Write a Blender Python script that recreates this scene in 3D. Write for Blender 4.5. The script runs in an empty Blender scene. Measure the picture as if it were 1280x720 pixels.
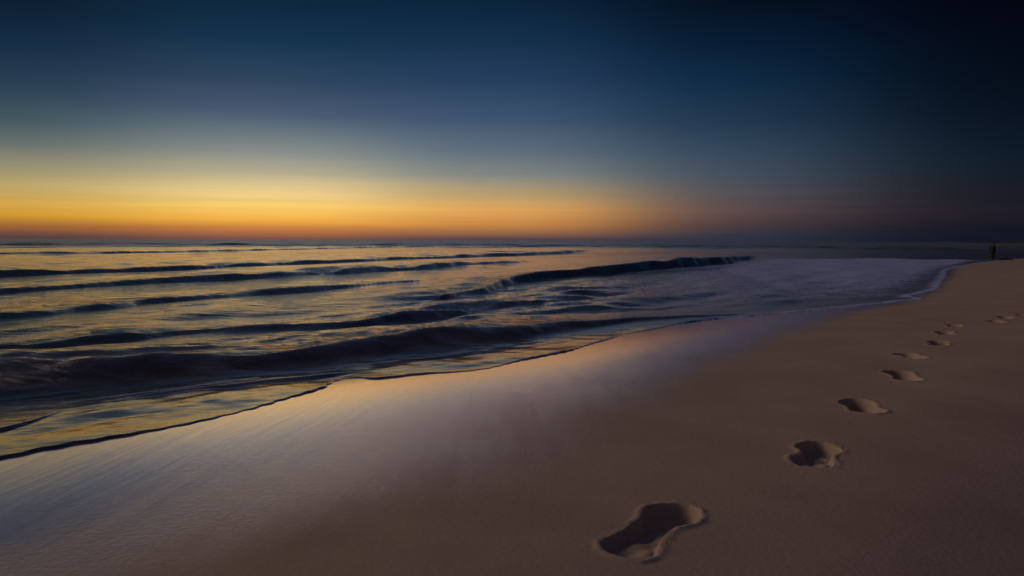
import bpy, bmesh, math, random
import numpy as np
from mathutils import Vector, Matrix

random.seed(7)
rng = np.random.default_rng(11)
R = math.radians
C = bpy.context.scene.collection
scene = bpy.context.scene

EYE = 1.014           # eye height above the sea level (z = 0), a crouching photographer
K = .78               # metres per unit of the shore survey below

# ------------------------------------------------------------------ helpers
def link(o):
    C.objects.link(o)
    return o

def tag(o, label=None, cat=None, group=None, kind=None):
    if label: o['label'] = label
    if cat: o['category'] = cat
    if group: o['group'] = group
    if kind: o['kind'] = kind
    return o

def mesh_obj(name, verts, faces, mat, parent=None, smooth=True):
    me = bpy.data.meshes.new(name)
    me.from_pydata([tuple(v) for v in verts], [], [tuple(f) for f in faces])
    me.update()
    if smooth:
        me.polygons.foreach_set('use_smooth', [True] * len(me.polygons))
    o = link(bpy.data.objects.new(name, me))
    if mat: me.materials.append(mat)
    if parent: o.parent = parent
    return o

def np_mesh(name, V, Q, mat):
    """fast quad mesh from numpy arrays, unused vertices dropped"""
    used = np.unique(Q)
    remap = np.full(len(V), -1, np.int64); remap[used] = np.arange(len(used))
    V = V[used]; Q = remap[Q]
    me = bpy.data.meshes.new(name)
    me.vertices.add(len(V)); me.vertices.foreach_set('co', V.astype(np.float32).ravel())
    Q = Q[:, ::-1]                      # counter-clockwise seen from above
    me.loops.add(Q.size); me.loops.foreach_set('vertex_index', Q.astype(np.int32).ravel())
    me.polygons.add(len(Q))
    me.polygons.foreach_set('loop_start', np.arange(0, Q.size, 4, dtype=np.int32))
    me.polygons.foreach_set('loop_total', np.full(len(Q), 4, np.int32))
    me.polygons.foreach_set('use_smooth', np.ones(len(Q), bool))
    me.update(calc_edges=True)
    me.materials.append(mat)
    return me, used

def attr(me, name, arr):
    a = me.attributes.new(name, 'FLOAT', 'POINT')
    a.data.foreach_set('value', np.ascontiguousarray(arr, np.float32))

def chaikin(P, n=3):
    P = np.array(P, float)
    for _ in range(n):
        Q = [P[0]]
        for a, b in zip(P[:-1], P[1:]):
            Q += [.75 * a + .25 * b, .25 * a + .75 * b]
        Q.append(P[-1]); P = np.array(Q)
    return P

def sdist(P, X, Y, vals=None):
    """signed distance to an open polyline (right hand side positive), optional values along it"""
    best = np.full(X.shape, 1e18); sg = np.ones(X.shape); val = np.zeros(X.shape); over = np.zeros(X.shape)
    n = len(P) - 1
    for i, (a, b) in enumerate(zip(P[:-1], P[1:])):
        a = a[:2]; e = b[:2] - a; L = e @ e
        tt = ((X - a[0]) * e[0] + (Y - a[1]) * e[1]) / L
        t = np.clip(tt, 0, 1)
        dx = X - a[0] - t * e[0]; dy = Y - a[1] - t * e[1]; d = dx * dx + dy * dy
        m = d < best - 1e-12
        best = np.where(m, d, best); sg = np.where(m, np.where(e[0] * dy - e[1] * dx < 0, 1., -1.), sg)
        if vals is not None:
            val = np.where(m, vals[i] + (vals[i + 1] - vals[i]) * t, val)
            ov = np.zeros(X.shape)
            if i == 0: ov = np.maximum(-tt, 0) * math.sqrt(L)
            if i == n - 1: ov = np.maximum(ov, np.maximum(tt - 1, 0) * math.sqrt(L))
            over = np.where(m, ov, over)
    d = sg * np.sqrt(best)
    return d if vals is None else (d, val, over)

def sstep(a, b, x):
    t = np.clip((x - a) / (b - a), 0, 1)
    return t * t * (3 - 2 * t)

def in_poly(P, X, Y):
    ins = np.zeros(X.shape, bool)
    P = np.array(P, float)
    for a, b in zip(P, np.roll(P, -1, 0)):
        c = ((a[1] > Y) != (b[1] > Y)) & (X < (b[0] - a[0]) * (Y - a[1]) / (b[1] - a[1] + 1e-12) + a[0])
        ins ^= c
    return ins

def poly_sd(P, X, Y):
    """signed distance to a closed polygon, inside positive"""
    Q = np.vstack([P, P[:1]]).astype(float)
    d = np.abs(sdist(Q, X, Y))
    return np.where(in_poly(P, X, Y), d, -d)

def waves_sum(X, Y, n, lmin, lmax, az0, spread, slope, seed, cell=None):
    """sum of random long crested sinusoids = a small natural looking height field"""
    r = np.random.default_rng(seed); Z = np.zeros(X.shape)
    for k in range(n):
        lam = lmin * (lmax / lmin) ** r.random()
        a = az0 + r.normal() * spread
        kx, ky = math.sin(a) * 2 * math.pi / lam, math.cos(a) * 2 * math.pi / lam
        amp = slope * lam / (2 * math.pi) * math.sqrt(2.0 / n)
        ph = r.random() * 6.283
        w = amp if cell is None else amp * np.clip(lam / (cell * 4) - .5, 0, 1)
        arg = kx * X + ky * Y + ph
        Z = Z + w * (np.sin(arg) + .25 * np.cos(2 * arg))
    return Z

# ------------------------------------------------------------------ node helpers
class NT:
    def __init__(s, mat):
        s.t = mat.node_tree; s.n = s.t.nodes; s.l = s.t.links
    def new(s, typ, **kw):
        n = s.n.new(typ)
        for k, v in kw.items():
            if k == 'ins':
                for i, x in v.items():
                    if hasattr(x, 'links'): s.l.new(x, n.inputs[i])
                    else: n.inputs[i].default_value = x
            else: setattr(n, k, v)
        return n
    def math(s, op, a, b=None, c=None, clamp=False):
        ins = {0: a}
        if b is not None: ins[1] = b
        if c is not None: ins[2] = c
        n = s.new('ShaderNodeMath', operation=op, ins=ins); n.use_clamp = clamp
        return n.outputs[0]
    def mr(s, v, a, b, c=0., d=1., smooth=True):
        n = s.new('ShaderNodeMapRange', interpolation_type='SMOOTHSTEP' if smooth else 'LINEAR', ins={0: v, 1: a, 2: b, 3: c, 4: d})
        return n.outputs[0]
    def mix(s, f, a, b):
        n = s.new('ShaderNodeMix', data_type='RGBA')
        for i, x in ((0, f), (6, a), (7, b)):
            if hasattr(x, 'links'): s.l.new(x, n.inputs[i])
            else: n.inputs[i].default_value = x
        return n.outputs[2]
    def attr(s, name):
        return s.new('ShaderNodeAttribute', attribute_name=name).outputs['Fac']
    def noise(s, vec, scale, detail=4, rough=.55, dist=0.):
        return s.new('ShaderNodeTexNoise', ins={'Vector': vec, 'Scale': scale, 'Detail': detail, 'Roughness': rough, 'Distortion': dist}).outputs['Fac']
    def mapping(s, vec, rot=(0, 0, 0), scale=(1, 1, 1), loc=(0, 0, 0)):
        return s.new('ShaderNodeMapping', ins={'Vector': vec, 'Rotation': rot, 'Scale': scale, 'Location': loc}).outputs[0]

def material(name):
    m = bpy.data.materials.new(name); m.use_nodes = True
    m.node_tree.nodes.clear()
    return m, NT(m)

def rgb(r, g, b): return (r, g, b, 1.)

# ------------------------------------------------------------------ the beach profile
SHORE = K * chaikin([(-60,-93),(-21,-25),(-9.2,-3.9),(-4.45,4.3),(-1.95,6.5),(.65,8.95),(4.8,12.6),(9.4,16.3),(14.6,23.3),(20.4,32),
                     (29,45),(38.5,54),(57,65),(100,90),(250,150),(900,300)])
EDGE = chaikin([(-22,-36),(-6,-5.2),(-2.75,1.2),(-2.40,1.92),(-2.19,2.32),(-2.02,2.64),(-1.93,2.79),(-1.79,2.94),(-1.63,3.10),(-1.50,3.24),(-1.31,3.57),(-1.23,3.92),(-1.17,4.39),
                (-1.16,4.70),(-0.96,4.53),(-0.81,4.50),(-0.52,4.66),(-0.28,4.63),(-0.08,4.81),(0.15,5.16),(0.39,5.52),(0.58,5.75),(0.95,6.65),(1.39,7.35),
                (1.87,7.94),(2.30,8.59),(3.06,9.01),(3.97,9.37),(5.25,10.15),(6.1,10.6),(6.9,11.25),(7.0,11.7),(7.2,12.4),(8.3,13.5),(9.1,14.4),(10.3,16.4),(12.3,19.3),(16.9,26.5),(24.4,34.3),(28.9,39.4),
                (44,49.5),(78,71),(195,118),(703,235)], 2)

def beach_profile(d):
    k, q = .05, .03
    a = -q * np.logaddexp(-.108 * d / q, -(.165 + .064 * (d - 1.5)) / q)
    z = -k * np.logaddexp(-a / k, -(.385 + .004 * (d - 4.4)) / k)
    z = z - .17 * np.clip(d - 3.68, 0, 1.12) ** 2 + .17 * np.clip(d - 4.8, 0, 1.2) ** 2
    return np.maximum(np.where(d < 0, .09 * d, z), -3.)

# name, heel->toe centre x, y, heading (deg right of straight ahead), length, width, foot side (+1 notch on the right), depth
PRINTS = [
    (.360, 1.645, 37, .375, .122, +1, .037),
    (1.025, 2.27, 28, .330, .122, -1, .036),
    (1.56, 2.99, 15, .29, .130, +1, .042),
    (2.13, 3.69, 14, .33, .128, -1, .042),
    (2.59, 4.39, 8, .28, .120, +1, .038),
    (3.13, 4.98, 31, .31, .124, -1, .050),
    (3.60, 5.62, 26, .33, .124, +1, .050),
    (4.07, 6.26, 22, .30, .118, -1, .050),
    (4.63, 6.48, 24, .29, .118, +1, .050),
    (4.98, 6.86, 26, .29, .118, -1, .050),
    (5.34, 7.08, 26, .29, .118, +1, .050),
]

def smin(a, b, k):
    h = np.clip(.5 + .5 * (b - a) / k, 0, 1)
    return b + (a - b) * h - k * h * (1 - h)

def print_sdf(X, Y, pr, seed):
    x, y, hd, L, W, side, dep = pr
    a = R(hd); ux, uy = math.sin(a), math.cos(a)
    u = (X - x) * ux + (Y - y) * uy
    v = ((X - x) * uy - (Y - y) * ux) * side          # +v = arch (notch) side
    wob = .004 * np.sin(u * 47 + seed * 1.7) + .003 * np.sin(v * 61 + u * 23 + seed)
    hr, br = W * .46, W * .54
    hu, bu = -L / 2 + hr, L / 2 - br * 1.06
    heel = np.hypot((u - hu) / 1.05, v - .004) - hr
    ball = np.hypot((u - bu) / 1.12, (v + .006) / 1.0) - br
    # instep along the outer edge
    vv = v + W * .10
    t = np.clip((u - hu) / (bu - hu), 0, 1)
    inst = np.hypot(u - (hu + t * (bu - hu)), vv) - W * .38
    s = smin(smin(heel, inst, .05), ball, .05) + wob * .6
    return s, u, v, bu, br

def prints_height(X, Y):
    dz = np.zeros(X.shape); mask = np.full(X.shape, 9.)
    for i, pr in enumerate(PRINTS):
        m = (np.abs(X - pr[0]) < .45) & (np.abs(Y - pr[1]) < .45)
        if not m.any(): continue
        x, y = X[m], Y[m]
        s, u, v, bu, br = print_sdf(x, y, pr, i)
        dep = pr[6]
        q = (x - pr[0]) * -.35 + (y - pr[1]) * .94            # floor tilted deeper at the far edge to strengthen the shade there
        crumb = waves_sum(x, y, 14, .018, .07, 0, 2., .30, 60 + i)
        s = s + crumb * .2
        h = -dep * (.85 + .40 * np.clip(q / .09, -1, 1)) * sstep(.002, -.013, s)
        h = h + crumb * .3 * np.exp(-((s - .012) / .016) ** 2)
        # toes dig deeper, leaving a curved step before them
        toe = sstep(.01, -.02, np.hypot((u - bu - br * .42) / .62, v / 1.05) - br * .80)
        h = h - .009 * toe * sstep(0, -.02, s)
        h = h + sstep(0, -.03, s) * (.0035 * np.sin(u * 55 + v * 30 + i) + .0025 * np.sin(v * 90 - u * 40 + 2 * i))
        # squeezed up lip, higher on the side the foot pushed towards
        lip = np.exp(-((s - .010) / .010) ** 2) * (.0022 + .0015 * np.sin(u * 21 + i * 2) + .0012 * sstep(-.05, .06, v))
        h = h + lip
        dz[m] += h
        mask[m] = np.minimum(mask[m], s)
    return dz, mask

def beach_z(X, Y):
    d = sdist(SHORE, X, Y)
    z = beach_profile(d)
    z = np.where(d > 0, z * (1 - .45 * sstep(10, 30, Y)), z)
    z = z + waves_sum(X, Y, 10, .5, 2.6, R(-49), .9, .010, 5) * sstep(2.2, 4.5, d)
    z = z + waves_sum(X, Y, 10, 2.5, 9, 0, 2., .010, 6) * sstep(1.5, 4.5, d) * .8
    return z, d

def wet_line(Y):
    return np.interp(Y, [-20, 2., 2.4, 2.93, 3.85, 5.2, 8.7, 10., 11.5, 16, 50], [3.1, 3.08, 2.97, 2.77, 2.52, 2.18, 1.25, 1.1, .6, .25, .2])

# ------------------------------------------------------------------ materials
def make_sand():
    m, t = material('beach sand')
    co = t.new('ShaderNodeTexCoord').outputs['Object']
    wetd = t.attr('wet_distance')
    big = t.noise(co, .9, 4, .6)
    # streaks that the backwash drew down the slope
    st = t.mapping(co, rot=(0, 0, R(-22)), scale=(9., 1.1, 1.))
    streak = t.noise(st, 1.0, 5, .6, .4)
    st2 = t.mapping(co, rot=(0, 0, R(36)), scale=(7., .9, 1.))
    streak2 = t.noise(st2, 1.0, 4, .6, .3)
    w = t.math('ADD', wetd, t.math('MULTIPLY', t.math('SUBTRACT', big, .5), .55))
    w = t.math('ADD', w, t.math('MULTIPLY', t.math('SUBTRACT', streak, .5), .32))
    wet = t.mr(w, .15, -.85)
    grain = t.noise(co, 900, 2, .7)
    fine = t.noise(co, 60, 5, .65)
    speck = t.mr(t.noise(co, 340, 1, .5), .70, .76)
    mott = t.mr(t.noise(co, 2.3, 5, .6), .3, .7)
    dry = t.mix(mott, rgb(.38, .288, .242), rgb(.45, .348, .292))
    dry = t.mix(t.math('MULTIPLY', t.mr(grain, .3, .7), .35), dry, rgb(.29, .22, .17))
    dry = t.mix(t.math('MULTIPLY', speck, .5), dry, rgb(.12, .09, .07))
    wet_sheen = t.mix(mott, rgb(.31, .235, .285), rgb(.36, .275, .33))  # wet sand lightened and tinted violet: sky sheen painted into its base colour
    wet_sheen = t.mix(t.math('MULTIPLY', t.mr(streak, .35, .7), .5), wet_sheen, rgb(.36, .275, .33))
    col = t.mix(wet, dry, wet_sheen)
    ro = t.math('MULTIPLY_ADD', streak2, .12, .22)
    ro = t.math('MULTIPLY_ADD', t.math('SUBTRACT', 1., wet), .55, ro, clamp=True)
    ro = t.math('MAXIMUM', ro, .2)
    hs = t.math('MULTIPLY', streak, t.math('MULTIPLY', wet, .0012))
    hs = t.math('ADD', hs, t.math('MULTIPLY', streak2, t.math('MULTIPLY', wet, .0011)))
    hd = t.math('MULTIPLY_ADD', grain, .0004, t.math('MULTIPLY', fine, .0022))
    hd = t.math('MULTIPLY', hd, t.math('MULTIPLY_ADD', wet, -.85, 1.))
    h = t.math('ADD', hs, hd)
    bp = t.new('ShaderNodeBump', ins={'Strength': .8, 'Distance': 1., 'Height': h})
    sp = t.math('MULTIPLY_ADD', wet, .15, .05)
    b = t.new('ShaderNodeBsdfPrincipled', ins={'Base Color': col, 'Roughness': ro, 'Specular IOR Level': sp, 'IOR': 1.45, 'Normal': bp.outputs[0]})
    # the film of water left by the backwash: a grazing mirror
    lw = t.new('ShaderNodeLayerWeight', ins={'Blend': .5, 'Normal': bp.outputs[0]}).outputs['Facing']
    fr = t.math('MULTIPLY_ADD', t.math('POWER', lw, 2.2), .86, .15)
    fr = t.math('MULTIPLY', fr, t.mr(w, .28, -.30, 0., 1.), clamp=True)
    gl = t.new('ShaderNodeBsdfGlossy', ins={'Color': rgb(1., .91, 1.), 'Roughness': t.mr(w, .4, -.8, .22, .10), 'Normal': bp.outputs[0]})
    mx = t.new('ShaderNodeMixShader', ins={0: fr, 1: b.outputs[0], 2: gl.outputs[0]})
    t.new('ShaderNodeOutputMaterial', ins={0: mx.outputs[0]})
    return m

def make_water():
    m, t = material('sea water')
    tc = t.new('ShaderNodeTexCoord').outputs['Object']
    depth = t.attr('depth'); foam = t.attr('foam'); silt = t.attr('silt'); dist = t.attr('range'); green = t.attr('glassy')
    # ripples, long along the crests
    rip = t.mapping(tc, rot=(0, 0, R(-50)), scale=(1., 3.2, 1.))
    n1 = t.noise(rip, 2.2, 5, .6, .3)
    n2 = t.noise(rip, .35, 4, .6, .2)
    n3 = t.noise(t.mapping(tc, rot=(0, 0, R(-40)), scale=(1., 2.5, 1.)), .05, 4, .6)
    far = t.mr(dist, 50, 140, 0, 1)
    n4 = t.noise(rip, 9., 4, .6, .3)
    h = t.math('MULTIPLY_ADD', n4, .004, t.math('MULTIPLY', n1, .02))
    h = t.math('ADD', h, t.math('MULTIPLY', n2, t.mr(dist, 10, 60, .0, .12)))
    h = t.math('ADD', h, t.math('MULTIPLY', n3, t.mr(dist, 60, 600, .0, 1.6)))
    fa = t.attr('face')
    n5 = t.noise(rip, 7., 6, .65, .6)
    h = t.math('ADD', h, t.math('MULTIPLY', n5, t.math('MULTIPLY', fa, .03)))
    h = t.math('MULTIPLY', h, t.mr(depth, .01, .12, .25, 1.))
    bp = t.new('ShaderNodeBump', ins={'Strength': .6, 'Distance': 1., 'Height': h})
    N = bp.outputs[0]
    body = t.mix(silt, rgb(.032, .054, .076), rgb(.105, .092, .090))
    body = t.mix(green, body, rgb(.020, .075, .080))
    diff = t.new('ShaderNodeBsdfDiffuse', ins={'Color': body, 'Normal': N})
    tr = t.new('ShaderNodeBsdfTransparent', ins={0: rgb(.86, .84, .82)})
    al = t.math('SUBTRACT', 1., t.math('EXPONENT', t.math('MULTIPLY', depth, -16.)), clamp=True)
    al = t.math('MAXIMUM', al, .12)
    base = t.new('ShaderNodeMixShader', ins={0: al, 1: tr.outputs[0], 2: diff.outputs[0]})
    rough = t.math('MULTIPLY_ADD', far, .24, .05)
    gl = t.new('ShaderNodeBsdfGlossy', ins={'Color': rgb(1., .96, .97), 'Roughness': rough, 'Normal': N})
    fr = t.new('ShaderNodeFresnel', ins={'IOR': 1.33, 'Normal': N})
    surf = t.new('ShaderNodeMixShader', ins={0: fr.outputs[0], 1: base.outputs[0], 2: gl.outputs[0]})
    # foam: torn, streaked, lacy
    fm = t.mapping(tc, rot=(0, 0, R(-42)), scale=(1., 2.6, 1.))
    f1 = t.noise(fm, 1.3, 8, .68, .9)
    f2 = t.noise(fm, 6.5, 5, .7, .6)
    vo = t.new('ShaderNodeTexVoronoi', feature='DISTANCE_TO_EDGE', ins={'Vector': t.new('ShaderNodeVectorMath', operation='ADD', ins={
        0: fm, 1: t.new('ShaderNodeTexNoise', ins={'Vector': fm, 'Scale': 2.2, 'Detail': 5.}).outputs['Color']}).outputs[0], 'Scale': 3.2})
    lace = t.mr(vo.outputs['Distance'], .16, .0, 0., .35)
    ff = t.math('ADD', t.math('MULTIPLY_ADD', f1, .7, t.math('MULTIPLY', f2, .3)), t.math('MULTIPLY', lace, .45))
    thr = t.math('MULTIPLY_ADD', foam, -.72, 1.02)
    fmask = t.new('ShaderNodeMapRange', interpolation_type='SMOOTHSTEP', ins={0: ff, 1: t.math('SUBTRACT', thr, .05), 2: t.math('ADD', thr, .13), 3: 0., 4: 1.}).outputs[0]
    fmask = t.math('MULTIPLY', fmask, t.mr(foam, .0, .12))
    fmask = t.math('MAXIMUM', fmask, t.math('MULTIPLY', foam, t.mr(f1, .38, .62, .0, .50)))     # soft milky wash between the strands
    fb = t.new('ShaderNodeBump', ins={'Strength': .6, 'Distance': .05, 'Height': ff, 'Normal': N})
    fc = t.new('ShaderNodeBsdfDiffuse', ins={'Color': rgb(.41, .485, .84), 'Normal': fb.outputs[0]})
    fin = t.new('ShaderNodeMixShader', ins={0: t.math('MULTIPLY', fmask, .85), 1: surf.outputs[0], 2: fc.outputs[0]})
    t.new('ShaderNodeOutputMaterial', ins={0: fin.outputs[0]})
    return m

def make_simple(name, c1, c2, scale, rough=.9):
    m, t = material(name)
    co = t.new('ShaderNodeTexCoord').outputs['Object']
    n = t.noise(co, scale, 4, .6)
    col = t.mix(t.mr(n, .3, .7), rgb(*c1), rgb(*c2))
    b = t.new('ShaderNodeBsdfPrincipled', ins={'Base Color': col, 'Roughness': rough})
    t.new('ShaderNodeOutputMaterial', ins={0: b.outputs[0]})
    return m

M_SAND = make_sand()
M_WATER = make_water()
M_LAND = make_simple('dark scrub', (.012, .014, .013), (.025, .026, .022), .05)
M_SKIN = make_simple('skin', (.28, .16, .11), (.32, .19, .13), 30, .6)
M_CLOTH = make_simple('dark cloth', (.008, .008, .010), (.015, .015, .018), 40, .9)
M_TROUSER = make_simple('trouser cloth', (.009, .008, .010), (.016, .014, .016), 40, .9)
M_HAIR = make_simple('hair', (.012, .009, .008), (.025, .018, .014), 80, .6)
M_WEED = make_simple('seaweed', (.018, .016, .01), (.04, .03, .018), 12, .5)

# ------------------------------------------------------------------ beach mesh
def graded(edges):
    out = []
    for a, b, st in edges:
        n = max(1, int(round((b - a) / st)))
        out += list(np.linspace(a, b, n, endpoint=False))
    out.append(edges[-1][1])
    return np.radians(np.array(out))

def log_r(r0, r1, f):
    r = [r0]
    while r[-1] < r1:
        r.append(r[-1] * (1 + f(r[-1])))
    return np.array(r)

def build_beach():
    az = graded([(-180, -60, 4), (-60, -46, 1), (-46, 46, .25), (46, 60, 1), (60, 180, 4)])
    rr = log_r(.25, 1000, lambda r: .05 if r < .8 else (.009 if r < 30 else .03))
    A, RR = np.meshgrid(az, rr, indexing='ij')
    X = RR * np.sin(A); Y = RR * np.cos(A)
    nA, nR = X.shape
    idx = np.arange(nA * nR).reshape(nA, nR)
    i0 = idx[:-1, :-1]; Q = np.stack([i0, idx[:-1, 1:], idx[1:, 1:], idx[1:, :-1]], -1).reshape(-1, 4)
    VX = X.ravel(); VY = Y.ravel()
    cx = VX[Q].mean(1); cy = VY[Q].mean(1)
    near = np.zeros(len(Q), np.int32)
    for i, pr in enumerate(PRINTS):
        d = np.hypot(cx - pr[0], cy - pr[1])
        near = np.where((d < .40) & (near == 0), i + 1, near)
    coarse = Q[near == 0]
    # fine cells under the footprints, one shared fine grid per print
    VXs, VYs, Qs, own = [VX], [VY], [coarse], [np.zeros(len(coarse), np.int32)]
    off = len(VX)
    for i in range(1, len(PRINTS) + 1):
        q = Q[near == i]
        k = 8 if i < 4 else (6 if i < 7 else 5)
        s = np.linspace(0, 1, k + 1)
        a0 = VX[q], VY[q]
        U, Vv = np.meshgrid(s, s, indexing='ij')
        w = np.stack([(1 - U) * (1 - Vv), (1 - U) * Vv, U * Vv, U * (1 - Vv)], -1)     # corners: (a,r),(a,r+1),(a+1,r+1),(a+1,r)
        px = np.einsum('ijk,nk->nij', w, a0[0]); py = np.einsum('ijk,nk->nij', w, a0[1])
        # weld the shared rows so that shading stays smooth
        key = np.round(np.stack([px.ravel(), py.ravel()], -1) * 2e5).astype(np.int64)
        _, first, inv = np.unique(key, axis=0, return_index=True, return_inverse=True)
        inv = inv.ravel()
        fx = px.ravel()[first]; fy = py.ravel()[first]
        l = np.arange((k + 1) ** 2).reshape(k + 1, k + 1)
        loc = np.stack([l[:-1, :-1], l[:-1, 1:], l[1:, 1:], l[1:, :-1]], -1).reshape(-1, 4)
        qq = (np.arange(len(q))[:, None, None] * (k + 1) ** 2 + loc[None]).reshape(-1, 4)
        qq = inv[qq] + off
        VXs.append(fx); VYs.append(fy); Qs.append(qq); own.append(np.full(len(qq), i, np.int32)); off += len(fx)
    VX = np.concatenate(VXs); VY = np.concatenate(VYs); Q = np.concatenate(Qs); own = np.concatenate(own)
    z, d = beach_z(VX, VY)
    dz, mask = prints_height(VX, VY)
    V = np.stack([VX, VY, z + dz], -1)
    # faces inside a print (with its lip) belong to that footprint
    fm = mask[Q].mean(1)
    isprint = (own > 0) & (fm < .020)
    wet = d - wet_line(VY)
    # exact normals over the whole sheet, so the cut between beach and prints never shows
    e = 2e-3
    def zz(x, y):
        a, _ = beach_z(x, y); b, _ = prints_height(x, y); return a + b
    def finish(name, sel):
        me, used = np_mesh(name, V, Q[sel], M_SAND)
        attr(me, 'wet_distance', wet[used])
        ux, uy = VX[used], VY[used]
        nx = -(zz(ux + e, uy) - zz(ux - e, uy)) / (2 * e); ny = -(zz(ux, uy + e) - zz(ux, uy - e)) / (2 * e)
        nn = np.stack([nx, ny, np.ones_like(nx)], -1); nn /= np.linalg.norm(nn, axis=1)[:, None]
        me.normals_split_custom_set_from_vertices(nn.astype(np.float32))
        o = link(bpy.data.objects.new(name, me))
        return o
    b = finish('beach', ~isprint); tag(b, kind='structure')
    labels = [
        'largest and nearest footprint, with a rounded heel and a lit lip',
        'second nearest footprint, sunk in smooth sand just beyond the largest one',
        'third nearest footprint, a long hollow pointing straight ahead with a dark upper edge',
        'fourth nearest footprint, between the long straight one and the small short one',
        'small short footprint, fifth nearest of the trail',
        'sixth nearest footprint, a flat wide hollow just past the small short one',
        'seventh nearest footprint, last but one before the gap in the trail',
        'eighth nearest footprint, last one before the gap in the trail',
        'first footprint past the gap in the trail, leftmost of the far three',
        'thin dark footprint past the gap, middle of the far three',
        'farthest footprint of the trail, a thin slit at the right edge',
    ]
    for i in range(len(PRINTS)):
        o = finish('footprint', isprint & (own == i + 1))
        tag(o, labels[i], 'footprint', 'footprints trailing along the sand')

build_beach()

# ------------------------------------------------------------------ the sea
CRESTS = {   # toe line of each wave (x, y, height), left to right
 'W0': ([(-60,48,.16),(-32.30,57.45,0.20),(-25.26,98.05,0.26),(-11.86,126.40,0.26)], 3.2, 7.),
 'W1': ([(-22,17,.38),(-18.16,22.10,0.41),(-17.02,22.66,0.40),(-14.17,27.64,0.32),(-10.02,40.71,0.29),(-1.54,56.81,0.43),(5.71,73.06,0.43),(9.41,84.81,0.20)], 2.6, 6.),
 'W2': ([(-14,11,.12),(-12.29,14.93,0.14),(-11.74,16.85,0.18),(-10.32,20.10,0.24),(-6.32,25.64,0.30),(-4.53,29.23,0.38),(-1.02,37.58,0.26),(0.73,42.07,0.10)], 3., 6.),
 'W3': ([(-10,7.5,.1),(-8.58,10.40,0.10),(-8.34,11.06,0.07),(-7.25,12.37,0.17),(-6.98,14.37,0.20),(-5.63,15.45,0.16),(-4.46,18.09,0.11),(-3.31,20.16,0.07)], 3.2, 7.),
 'W4': ([(-5.8,8.15,0.03),(-5.13,8.73,0.13),(-4.68,9.26,0.11),(-4.05,9.61,0.10),(-2.41,9.75,0.14),(-1.06,11.31,0.13),(0.31,13.27,0.11)], 3., 6.),
 'N': ([(-6.3,3.2,.27),(-5.6,4.3,.28),(-4.89,5.42,0.29),(-4.36,5.75,0.28),(-3.85,5.95,0.24),(-3.19,6.16,0.20),(-2.39,6.52,0.17),(-1.75,7.04,0.17),(-1.23,7.87,0.23),(-0.22,8.38,0.26),(0.78,9.84,0.15),(1.49,10.42,0.09),(2.62,11.09,0.045),(3.59,11.71,0.015)], 2.6, 4.5),
 'B': ([(-1.47,15.65,0.09),(-0.78,17.42,0.16),(0.33,21.58,0.20),(1.32,22.98,0.30),(3.11,25.77,0.33),(4.53,27.81,0.42),(6.37,30.20,0.46),(8.36,33.03,0.58),(10.42,35.28,0.60),(13.16,40.56,0.5),(16.2,47,0.30),(19.2,54,0.14),(21.5,60,0.02)], 1.5, 5.),
}
SURGE = chaikin([(-6.5,-3.),(-3.6,1.0),(-2.81,2.50),(-2.63,2.79),(-2.42,3.13),(-2.39,3.45),(-2.40,3.80),(-2.30,4.09),(-2.09,4.33),(-1.68,4.54),(-1.43,4.65),(-1.25,4.78),(-1.05,4.95)], 2)
FOAM = K * np.array([(0.00,18.03),(2.12,22.57),(8.04,31.18),(18.11,49.92),(26.23,53.34),(34.23,52.20),(35.41,50.23),(21.26,32.39),(12.26,19.33),(9.32,15.09),(5.33,12.56),(2.54,10.76),(1.58,11.17),(0.86,12.12)])
FOAM2 = K * np.array([(-3.37,11.00),(-1.58,16.85),(0.47,20.02),(4.10,21.82),(2.30,12.18),(-0.26,11.10),(-1.81,9.59)])

GAIN = {'W0': .5, 'W1': .46, 'W2': .50, 'W3': .58, 'W4': .55, 'N': .66, 'B': .75}
BACK = {'W0': 24., 'W1': 9., 'W2': 3.8, 'W3': 2.0, 'W4': 1.5, 'N': 1.7, 'B': 2.2}

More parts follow.
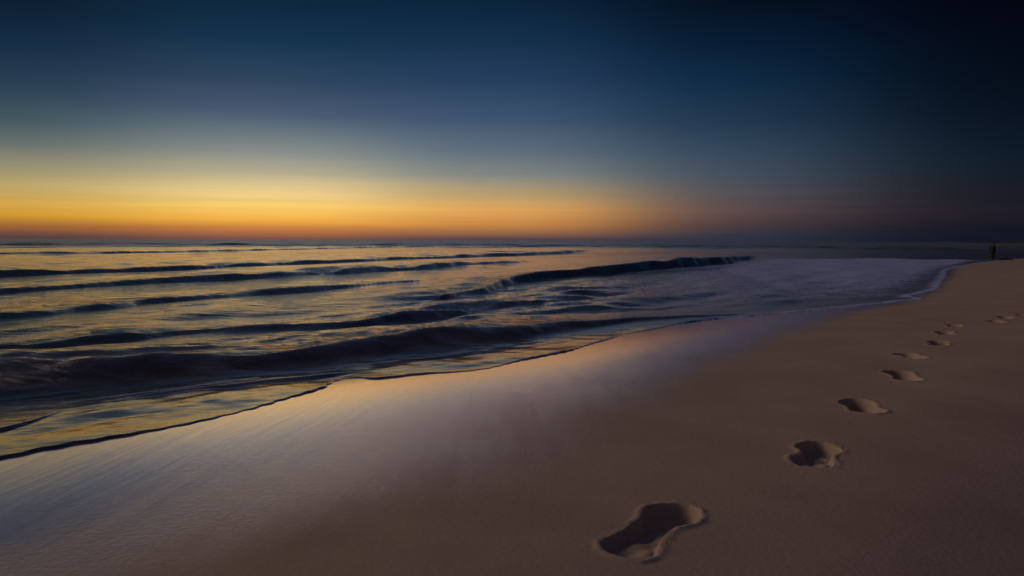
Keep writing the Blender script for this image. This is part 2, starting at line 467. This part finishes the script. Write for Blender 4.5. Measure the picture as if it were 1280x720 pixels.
def build_sea():
    az = graded([(-100, -62, 1.), (-62, -44, .3), (-44, 44, .1), (44, 80, .4)])
    r = [2.0]
    while r[-1] < 20000:
        a = r[-1]; r.append(a + min(.0009 * a * a, .010 * a if a < 130 else (.014 * a if a < 700 else .05 * a)))
    r = np.array(r)
    cell1 = np.gradient(r)
    A, RR = np.meshgrid(az, r, indexing='ij'); CELL = np.broadcast_to(cell1, RR.shape)
    X = (RR * np.sin(A)).ravel(); Y = (RR * np.cos(A)).ravel(); CELL = CELL.ravel(); RG = RR.ravel()
    bz, bd = beach_z(X, Y)
    ed = -sdist(EDGE, X, Y)                      # > 0 over the water
    ed = ed + .035 * np.sin(X * 5.1 + Y * 3.3) * .5 + .012 * np.sin(X * 17 - Y * 13 + 1) + .008 * np.sin(X * 31 + Y * 37)
    # wobble used to break the crests up
    wob = waves_sum(X, Y, 14, 1.2, 9, 0, 2., .16, 21, CELL)
    wob2 = waves_sum(X, Y, 14, .3, 1.6, 0, 2., .10, 22, CELL)
    brk = np.clip(waves_sum(X, Y, 16, .8, 7, R(30), .5, .5, 23, CELL) * 1.2, -1, 1)
    Z = np.zeros_like(X); silt = np.zeros_like(X); glassy = np.zeros_like(X); tB = None; face = np.zeros_like(X)
    for name, (P, wf, wb) in CRESTS.items():
        P = np.array(P, float)
        Ps = chaikin(P, 2)
        Ps = Ps * K
        d, h, over = sdist(Ps, X, Y, Ps[:, 2])
        h = h * GAIN[name]
        t = -d + wob * 1.0 + wob2 * 1.1           # > 0 seaward of the toe
        h = h * (1 + brk * (.75 if name in ('W1', 'W2', 'W3', 'W4', 'W0') else (.06 if name == 'N' else .2)))
        h = h * np.exp(-(over / (6 * h + .8)) ** 2)
        f = wf * h + .05; b = BACK[name] * (1 + .25 * brk)
        up = sstep(0, 1, t / f); ub = np.clip((t - f) / b, 0, 1)
        dn = 1 - (.55 * ub + .45 * ub * ub * (3 - 2 * ub))
        prof = np.where(t < f, up, dn)
        face = np.maximum(face, sstep(-.25, .1, t) * sstep(f + 1., f * .6, t) * np.clip(h / .07, 0, 1))
        Z = np.maximum(Z, h * prof) if name in ('N',) else Z + h * prof
        if name == 'N':
            silt = np.maximum(silt, sstep(-.3, .1, t) * (1 - sstep(.9, 2.2, t)) * np.clip(h / .15, 0, 1))
            tN = t
        if name == 'B':
            glassy = sstep(-.05, .2, t) * (1 - sstep(f * 1.0, f * 1.0 + .5, t)) * np.clip(h / .3, 0, 1)
            tB, hB, oB = t, h, over
    # swell out at sea and wind chop
    chop = waves_sum(X, Y, 46, .30, 5.0, R(-58), .30, .042, 31, CELL) * (1 + .9 * sstep(-4, 2, X) * sstep(30, 12, Y))
    swell = waves_sum(X, Y, 10, 9, 28, R(-64), .16, .018, 32, CELL)
    farsea = waves_sum(X, Y, 30, 6, 16, R(-30), .55, .085, 35, CELL)
    calm = sstep(.3, 2.6, ed - .0)
    turb = 1.25 * sstep(-1., 1., poly_sd(FOAM2, X, Y)) + .7 * sstep(-1, 1., poly_sd(FOAM, X, Y))
    rough = waves_sum(X, Y, 44, .18, 1.25, R(-36), .34, .115, 33, CELL)
    nearN = np.exp(-((tN - .6) / 1.0) ** 2)
    Z = Z + calm * (chop + rough * (.9 * turb + .95 * nearN + .75 * face * (1 - .5 * nearN)) + swell * sstep(14, 60, RG) + farsea * sstep(80, 130, RG))
    Z = Z + .012
    # surge riding over the older swash sheet at the left
    sd = -sdist(SURGE, X, Y) + .02 * np.sin(X * 9 + Y * 7)
    lens = np.exp(-np.maximum(Y - 4.75, 0) ** 2 / .1)
    Z = np.where(sd > 0, np.maximum(Z, bz + (.010 + .020 * sstep(0, .10, sd) + .02 * sstep(0, 1.2, sd)) * lens), Z - 0.0)
    # the thin sheet that follows the sand up to the water line
    film = .003 + .005 * sstep(0, .04, ed) + .012 * sstep(.05, .9, ed)
    film = film * (1 + .55 * np.clip(waves_sum(X, Y, 10, .3, 1.6, 0, 2., 4.5, 42), -1, 1)) + waves_sum(X, Y, 24, .10, .8, R(-40), .4, .011, 41, CELL) * sstep(.05, .4, ed)
    Z = np.maximum(Z, bz + film)
    edge = sstep(-.030, .035, ed)
    Z = np.where(ed < .035, (bz - .014) * (1 - edge) + Z * edge, Z)
    Z = np.where(ed < .035, np.minimum(Z, bz - .010 + .020 * edge), Z)
    depth = np.clip(Z - bz, 0, 4)
    # foam cover
    pf = poly_sd(FOAM, X, Y); pf2 = poly_sd(FOAM2, X, Y)
    along = sstep(-2., 9., X * .6 + (Y - 12) * .25)
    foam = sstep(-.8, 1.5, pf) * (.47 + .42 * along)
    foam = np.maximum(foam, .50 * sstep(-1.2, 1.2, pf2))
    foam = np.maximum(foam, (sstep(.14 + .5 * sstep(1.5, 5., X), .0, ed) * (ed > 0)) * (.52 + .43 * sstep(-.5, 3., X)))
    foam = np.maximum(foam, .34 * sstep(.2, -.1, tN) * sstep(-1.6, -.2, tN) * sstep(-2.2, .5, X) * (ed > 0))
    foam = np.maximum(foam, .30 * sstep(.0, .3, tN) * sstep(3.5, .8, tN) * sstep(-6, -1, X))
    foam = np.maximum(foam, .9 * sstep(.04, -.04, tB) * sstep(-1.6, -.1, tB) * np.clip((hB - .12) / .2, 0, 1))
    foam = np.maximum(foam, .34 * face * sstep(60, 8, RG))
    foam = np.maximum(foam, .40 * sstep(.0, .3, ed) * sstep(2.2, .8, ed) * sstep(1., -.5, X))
    foam = foam * (1 - .6 * glassy)
    V = np.stack([X, Y, Z], -1)
    nA, nR = RR.shape
    idx = np.arange(nA * nR).reshape(nA, nR)
    Q = np.stack([idx[:-1, :-1], idx[:-1, 1:], idx[1:, 1:], idx[1:, :-1]], -1).reshape(-1, 4)
    keep = (ed[Q] > -.12).any(1)
    me, used = np_mesh('sea', V, Q[keep], M_WATER)
    for n, a in (('depth', depth), ('foam', foam), ('silt', silt), ('range', RG), ('glassy', glassy), ('face', face)):
        attr(me, n, a[used])
    tag(link(bpy.data.objects.new('sea', me)), kind='structure')

build_sea()

# ------------------------------------------------------------------ far headland at the right
def build_headland():
    az = np.radians(np.linspace(33.4, 62, 140))
    base = 1400.
    r = np.random.default_rng(3)
    n = len(az)
    hh = np.interp(np.degrees(az), [33.4, 35, 36, 37, 40, 50, 62], [.6, 2.2, 3.2, 5.5, 9., 14., 12.]) * (1 + .22 * np.convolve(r.normal(size=n + 8), np.ones(3) / 3, 'same')[4:-4])
    V, F = [], []
    prof = [(0, -1.), (12, .35), (30, .8), (60, 1.), (140, .85), (400, -.2)]
    for i in range(n):
        for off, k in prof:
            d = base + off + 40 * math.sin(i * .21)
            V.append((math.sin(az[i]) * d, math.cos(az[i]) * d, hh[i] * k))
    m = len(prof)
    for i in range(n - 1):
        for j in range(m - 1):
            F.append((i * m + j, (i + 1) * m + j, (i + 1) * m + j + 1, i * m + j + 1))
    o = mesh_obj('headland', V, F, M_LAND)
    tag(o, kind='structure')
build_headland()

# ------------------------------------------------------------------ the wading person
def skin_mesh(name, verts, edges, radii, mat, parent=None, root=0, sub=2):
    me = bpy.data.meshes.new(name)
    me.from_pydata(verts, edges, [])
    o = link(bpy.data.objects.new(name, me))
    sm = o.modifiers.new('skin', 'SKIN'); sm.use_smooth_shade = True
    sv = me.skin_vertices[0].data
    for i, rd in enumerate(radii):
        sv[i].radius = (rd, rd) if not isinstance(rd, tuple) else rd
        sv[i].use_root = (i == root)
    o.modifiers.new('sub', 'SUBSURF').levels = sub
    o.modifiers['sub'].render_levels = sub
    dg = bpy.context.evaluated_depsgraph_get()
    nm = bpy.data.meshes.new_from_object(o.evaluated_get(dg))
    bpy.data.objects.remove(o)
    o = link(bpy.data.objects.new(name, nm))
    nm.materials.clear(); nm.materials.append(mat)
    nm.polygons.foreach_set('use_smooth', [True] * len(nm.polygons))
    if parent: o.parent = parent
    return o

def build_person(x, y, zfoot, heading):
    root = link(bpy.data.objects.new('person', None))
    root.location = (x, y, zfoot); root.rotation_euler = (R(2), 0, -heading); root.scale = (.76, .76, .76)
    tag(root, 'tiny distant dark figure standing at the water line near the right edge', 'person')
    # y = forward, x = right; 1.68 m, mid stride
    P = {'pelvis': (0, 0, .92), 'belly': (0, .01, 1.06), 'chest': (0, .02, 1.25), 'neck': (0, .03, 1.42), 'skull': (0, .05, 1.50), 'crown': (0, .055, 1.60),
         'hipL': (-.09, 0, .88), 'kneeL': (-.10, .09, .48), 'ankL': (-.09, .03, .08), 'toeL': (-.10, .22, .03),
         'hipR': (.09, 0, .88), 'kneeR': (.09, .00, .48), 'ankR': (.085, -.10, .10), 'toeR': (.09, .07, .03),
         'shL': (-.18, .02, 1.36), 'elL': (-.22, -.08, 1.10), 'wrL': (-.19, .00, .87), 'hdL': (-.18, .04, .77),
         'shR': (.18, .02, 1.36), 'elR': (.22, -.02, 1.09), 'wrR': (.20, .03, .87), 'hdR': (.19, .06, .78)}
    names = list(P)
    E = [('pelvis','belly'),('belly','chest'),('chest','neck'),('neck','skull'),('skull','crown'),('pelvis','hipL'),('hipL','kneeL'),('kneeL','ankL'),('ankL','toeL'),
         ('pelvis','hipR'),('hipR','kneeR'),('kneeR','ankR'),('ankR','toeR'),('chest','shL'),('shL','elL'),('elL','wrL'),('wrL','hdL'),
         ('chest','shR'),('shR','elR'),('elR','wrR'),('wrR','hdR')]
    rad = dict(pelvis=(.13,.10), belly=(.12,.09), chest=(.14,.10), neck=.05, skull=.085, crown=.08, hipL=.085, kneeL=.055, ankL=.038, toeL=.03,
               hipR=.085, kneeR=.055, ankR=.038, toeR=.03, shL=.055, elL=.042, wrL=.03, hdL=.035, shR=.055, elR=.042, wrR=.03, hdR=.035)
    ix = {n: i for i, n in enumerate(names)}
    skin_mesh('body', [P[n] for n in names], [(ix[a], ix[b]) for a, b in E], [rad[n] for n in names], M_SKIN, root, 0, 1)
    T = ['pelvis','belly','chest','shL','elL','wrL','shR','elR','wrR']
    tx = {n: i for i, n in enumerate(T)}
    skin_mesh('shirt', [P[n] for n in T], [(tx[a], tx[b]) for a, b in E if a in tx and b in tx],
              [(.175,.14),(.16,.125),(.17,.125),.07,.056,.042,.07,.056,.042], M_CLOTH, root, 0, 1)
    L = ['pelvis','hipL','kneeL','ankL','hipR','kneeR','ankR']
    lx = {n: i for i, n in enumerate(L)}
    lp = {n: P[n] for n in L}; 
    skin_mesh('trousers', [lp[n] for n in L], [(lx[a], lx[b]) for a, b in E if a in lx and b in lx],
              [(.15,.115), .105, .075, .058, .105, .075, .058], M_TROUSER, root, 0, 1)
    skin_mesh('hair', [(0, .00, 1.47), (0, .015, 1.56), (0, .045, 1.63)], [(0, 1), (1, 2)], [.06, .088, .075], M_HAIR, root, 1, 2)

build_person(30.3, 43.07, -.22, R(80))

# ------------------------------------------------------------------ washed up clump
def build_clump(x, y):
    r = random.Random(5)
    bm = bmesh.new()
    z0 = float(beach_z(np.array([x]), np.array([y]))[0][0])
    for k in range(60):                                    # strap-like fronds heaped over each other
        a = r.random() * 6.283; L = r.uniform(.12, .34); w = r.uniform(.015, .04)
        px, py = r.gauss(0, .16), r.gauss(0, .09); h = r.uniform(.01, .09) * math.exp(-(px / .3) ** 2)
        prev = None
        for i in range(6):
            s = i / 5
            cx = px + math.cos(a + s) * L * (s - .5); cy = py + math.sin(a + s) * L * (s - .5)
            cz = h + .05 * math.sin(s * 3.14) * r.uniform(.4, 1) + .004
            ww = w * (1 - .7 * abs(s - .4))
            nx, ny = -math.sin(a + s), math.cos(a + s)
            ring = [bm.verts.new((cx + nx * ww, cy + ny * ww, cz)), bm.verts.new((cx, cy, cz + ww * .4)), bm.verts.new((cx - nx * ww, cy - ny * ww, cz)), bm.verts.new((cx, cy, cz - ww * .3))]
            if prev:
                for j in range(4): bm.faces.new((prev[j], prev[(j + 1) % 4], ring[(j + 1) % 4], ring[j]))
            else: bm.faces.new(ring[::-1])
            prev = ring
        bm.faces.new(prev)
    me = bpy.data.meshes.new('seaweed'); bm.to_mesh(me); bm.free()
    me.materials.append(M_WEED)
    me.polygons.foreach_set('use_smooth', [True] * len(me.polygons))
    o = link(bpy.data.objects.new('seaweed', me)); o.location = (x, y, z0)
    tag(o, 'small dark clump of seaweed left at the water line near the wading figure', 'seaweed')
build_clump(25.7, 35.7)

# ------------------------------------------------------------------ dusk sky
SUN_AZ, SUN_EL = -68., 25.
SKY = [
(-37.,[(0.06,0.0704,0.0452,0.0452),(0.44,0.1559,0.0648,0.0482),(0.82,0.3050,0.1144,0.0319),(1.53,0.5776,0.2831,0.0262),(2.34,0.62,0.355,0.06),(3.42,0.48,0.345,0.125),(4.76,0.29,0.262,0.155),(6.36,0.115,0.142,0.135),(7.94,0.0423,0.0802,0.1022),(10.54,0.0144,0.0395,0.0723),(13.08,0.0037,0.0194,0.0482),(15.56,0.0024,0.0091,0.0194)]),
(-20.5,[(0.10,0.2,0.08,0.06),(0.89,0.59,0.215,0.055),(1.51,0.92,0.435,0.065),(2.45,0.98,0.61,0.14),(3.69,0.87,0.64,0.27),(5.23,0.4851,0.4287,0.2831),(6.75,0.2623,0.2831,0.2623),(8.56,0.1274,0.1714,0.2051),(9.76,0.0704,0.1022,0.1714),(12.11,0.0296,0.0612,0.1144),(14.97,0.0080,0.0343,0.0762),(17.74,0.0037,0.0194,0.0482)]),
(-0.5,[(0.10,0.09,0.055,0.0704),(0.71,0.34,0.148,0.06),(1.37,0.60,0.25,0.066),(2.57,0.7529,0.3763,0.1022),(3.69,0.5149,0.3515,0.1559),(5.33,0.2232,0.2423,0.2232),(7.28,0.1144,0.1559,0.2051),(9.84,0.0482,0.0908,0.1620),(12.96,0.0194,0.0482,0.1144),(15.98,0.0070,0.0296,0.0723),(18.88,0.0030,0.0160,0.0423)]),
(17.,[(0.4,0.0262,0.0343,0.0578),(1.36,0.060,0.043,0.053),(2.29,0.096,0.063,0.071),(3.52,0.080,0.072,0.089),(5.06,0.0578,0.0762,0.1070),(6.88,0.0343,0.0648,0.1070),(9.28,0.0144,0.0395,0.0802),(12.22,0.0044,0.0232,0.0578),(15.07,0.0018,0.0116,0.0343),(17.83,0.0012,0.0044,0.0116)]),
(33.5,[(0.59,0.0060,0.0070,0.0168),(1.79,0.0103,0.0091,0.0176),(3.41,0.0070,0.0091,0.0168),(5.55,0.0030,0.0091,0.0194),(8.20,0.0018,0.0044,0.0116),(10.79,0.0009,0.0024,0.0070),(15.81,0.0006,0.0006,0.0030)]),
]
DOME = (.030, .030, .060)

def build_world():
    w = bpy.data.worlds.new('World'); scene.world = w
    w.use_nodes = True
    w.node_tree.nodes.clear()
    t = NT(w)
    g = t.new('ShaderNodeTexCoord').outputs['Generated']
    nrm = t.new('ShaderNodeVectorMath', operation='NORMALIZE', ins={0: g}).outputs[0]
    xyz = t.new('ShaderNodeSeparateXYZ', ins={0: nrm})
    el = t.math('MULTIPLY', t.math('ARCSINE', xyz.outputs[2]), 57.29578)
    az = t.math('MULTIPLY', t.math('ARCTAN2', xyz.outputs[0], xyz.outputs[1]), 57.29578)
    fac = t.math('DIVIDE', el, 22., clamp=True)
    azc = t.math('MAXIMUM', t.math('MINIMUM', az, 44.), -44.)
    acc, tot = None, None
    for a, st in SKY:
        rp = t.new('ShaderNodeValToRGB', ins={0: fac}); cr = rp.color_ramp
        cr.interpolation = 'LINEAR'
        while len(cr.elements) < len(st): cr.elements.new(.5)
        for i, q in enumerate(st): cr.elements[i].position = q[0] / 22.
        for i, q in enumerate(st): cr.elements[i].color = (q[1], q[2], q[3], 1)
        # smooth bell weights in azimuth: the glow fades gradually to both sides
        w_ = t.math('EXPONENT', t.math('MULTIPLY', t.math('POWER', t.math('DIVIDE', t.math('SUBTRACT', azc, a), 10.5), 2.), -1.))
        c_ = t.new('ShaderNodeVectorMath', operation='SCALE', ins={0: rp.outputs[0], 'Scale': w_}).outputs[0]
        acc = c_ if acc is None else t.new('ShaderNodeVectorMath', operation='ADD', ins={0: acc, 1: c_}).outputs[0]
        tot = w_ if tot is None else t.math('ADD', tot, w_)
    col = t.new('ShaderNodeVectorMath', operation='SCALE', ins={0: acc, 'Scale': t.math('DIVIDE', 1., tot)}).outputs[0]
    # faint level streaks of thin haze low in the sky
    hv = t.new('ShaderNodeCombineXYZ', ins={0: t.math('MULTIPLY', az, .035), 1: t.math('MULTIPLY', el, 1.5), 2: 0.}).outputs[0]
    hz = t.mr(t.noise(hv, 1.0, 5, .6, .4), .25, .75, .93, 1.07)
    hz = t.math('ADD', 1., t.math('MULTIPLY', t.math('SUBTRACT', hz, 1.), t.mr(el, 9., 1., 0., 1.)))
    col = t.new('ShaderNodeVectorMath', operation='SCALE', ins={0: col, 'Scale': hz}).outputs[0]
    # towards the zenith and the side away from the glow the sky is an even violet grey (the anti-twilight)
    da = t.math('ABSOLUTE', t.math('SUBTRACT', t.math('MODULO', t.math('ADD', az, 540 + 22.), 360.), 180.))
    up = t.mr(el, 19., 62.)
    back = t.math('MULTIPLY', t.mr(da, 75., 140.), t.mr(el, -1, 14., .25, 1.))
    f = t.math('MAXIMUM', up, back)
    col = t.mix(f, col, rgb(*DOME))
    ny = t.new('ShaderNodeTexSky', sky_type='NISHITA')
    ny.sun_disc = False; ny.sun_elevation = R(0.); ny.sun_rotation = R(SUN_AZ); ny.altitude = 0; ny.dust_density = 1.; ny.ozone_density = 3.
    bg1 = t.new('ShaderNodeBackground', ins={0: col, 1: 1.})
    bg2 = t.new('ShaderNodeBackground', ins={0: ny.outputs[0], 1: NISHITA})
    ad = t.new('ShaderNodeAddShader', ins={0: bg1.outputs[0], 1: bg2.outputs[0]})
    t.new('ShaderNodeOutputWorld', ins={0: ad.outputs[0]})
NISHITA = .004
build_world()

sl = bpy.data.lights.new('sun', 'SUN'); sl.energy = .80; sl.angle = R(24.); sl.color = (1., .73, .51)
so = link(bpy.data.objects.new('sun', sl))
dv = Vector((math.sin(R(SUN_AZ)) * math.cos(R(SUN_EL)), math.cos(R(SUN_AZ)) * math.cos(R(SUN_EL)), math.sin(R(SUN_EL))))
so.rotation_euler = dv.to_track_quat('Z', 'Y').to_euler()
so.location = dv * 50

# ------------------------------------------------------------------ camera
cd = bpy.data.cameras.new('camera'); cd.lens = 24; cd.sensor_width = 36; cd.clip_end = 40000; cd.clip_start = .02
co = link(bpy.data.objects.new('camera', cd))
p, ro = math.atan(59.5 / (1280 * 24 / 36)), math.atan(.0039)
f = Vector((0, math.cos(p), -math.sin(p))); r_ = Vector((1, 0, 0)); u = Vector((0, math.sin(p), math.cos(p)))
r2 = math.cos(ro) * r_ + math.sin(ro) * u; u2 = -math.sin(ro) * r_ + math.cos(ro) * u
co.matrix_world = Matrix(((r2.x, u2.x, -f.x, 0), (r2.y, u2.y, -f.y, 0), (r2.z, u2.z, -f.z, EYE), (0, 0, 0, 1)))
scene.camera = co

scene.render.engine = 'CYCLES'
scene.cycles.use_denoising = True
scene.cycles.max_bounces = 6
scene.view_settings.view_transform = 'Standard'
scene.view_settings.look = 'None'
scene.view_settings.exposure = 0
scene.view_settings.gamma = 1
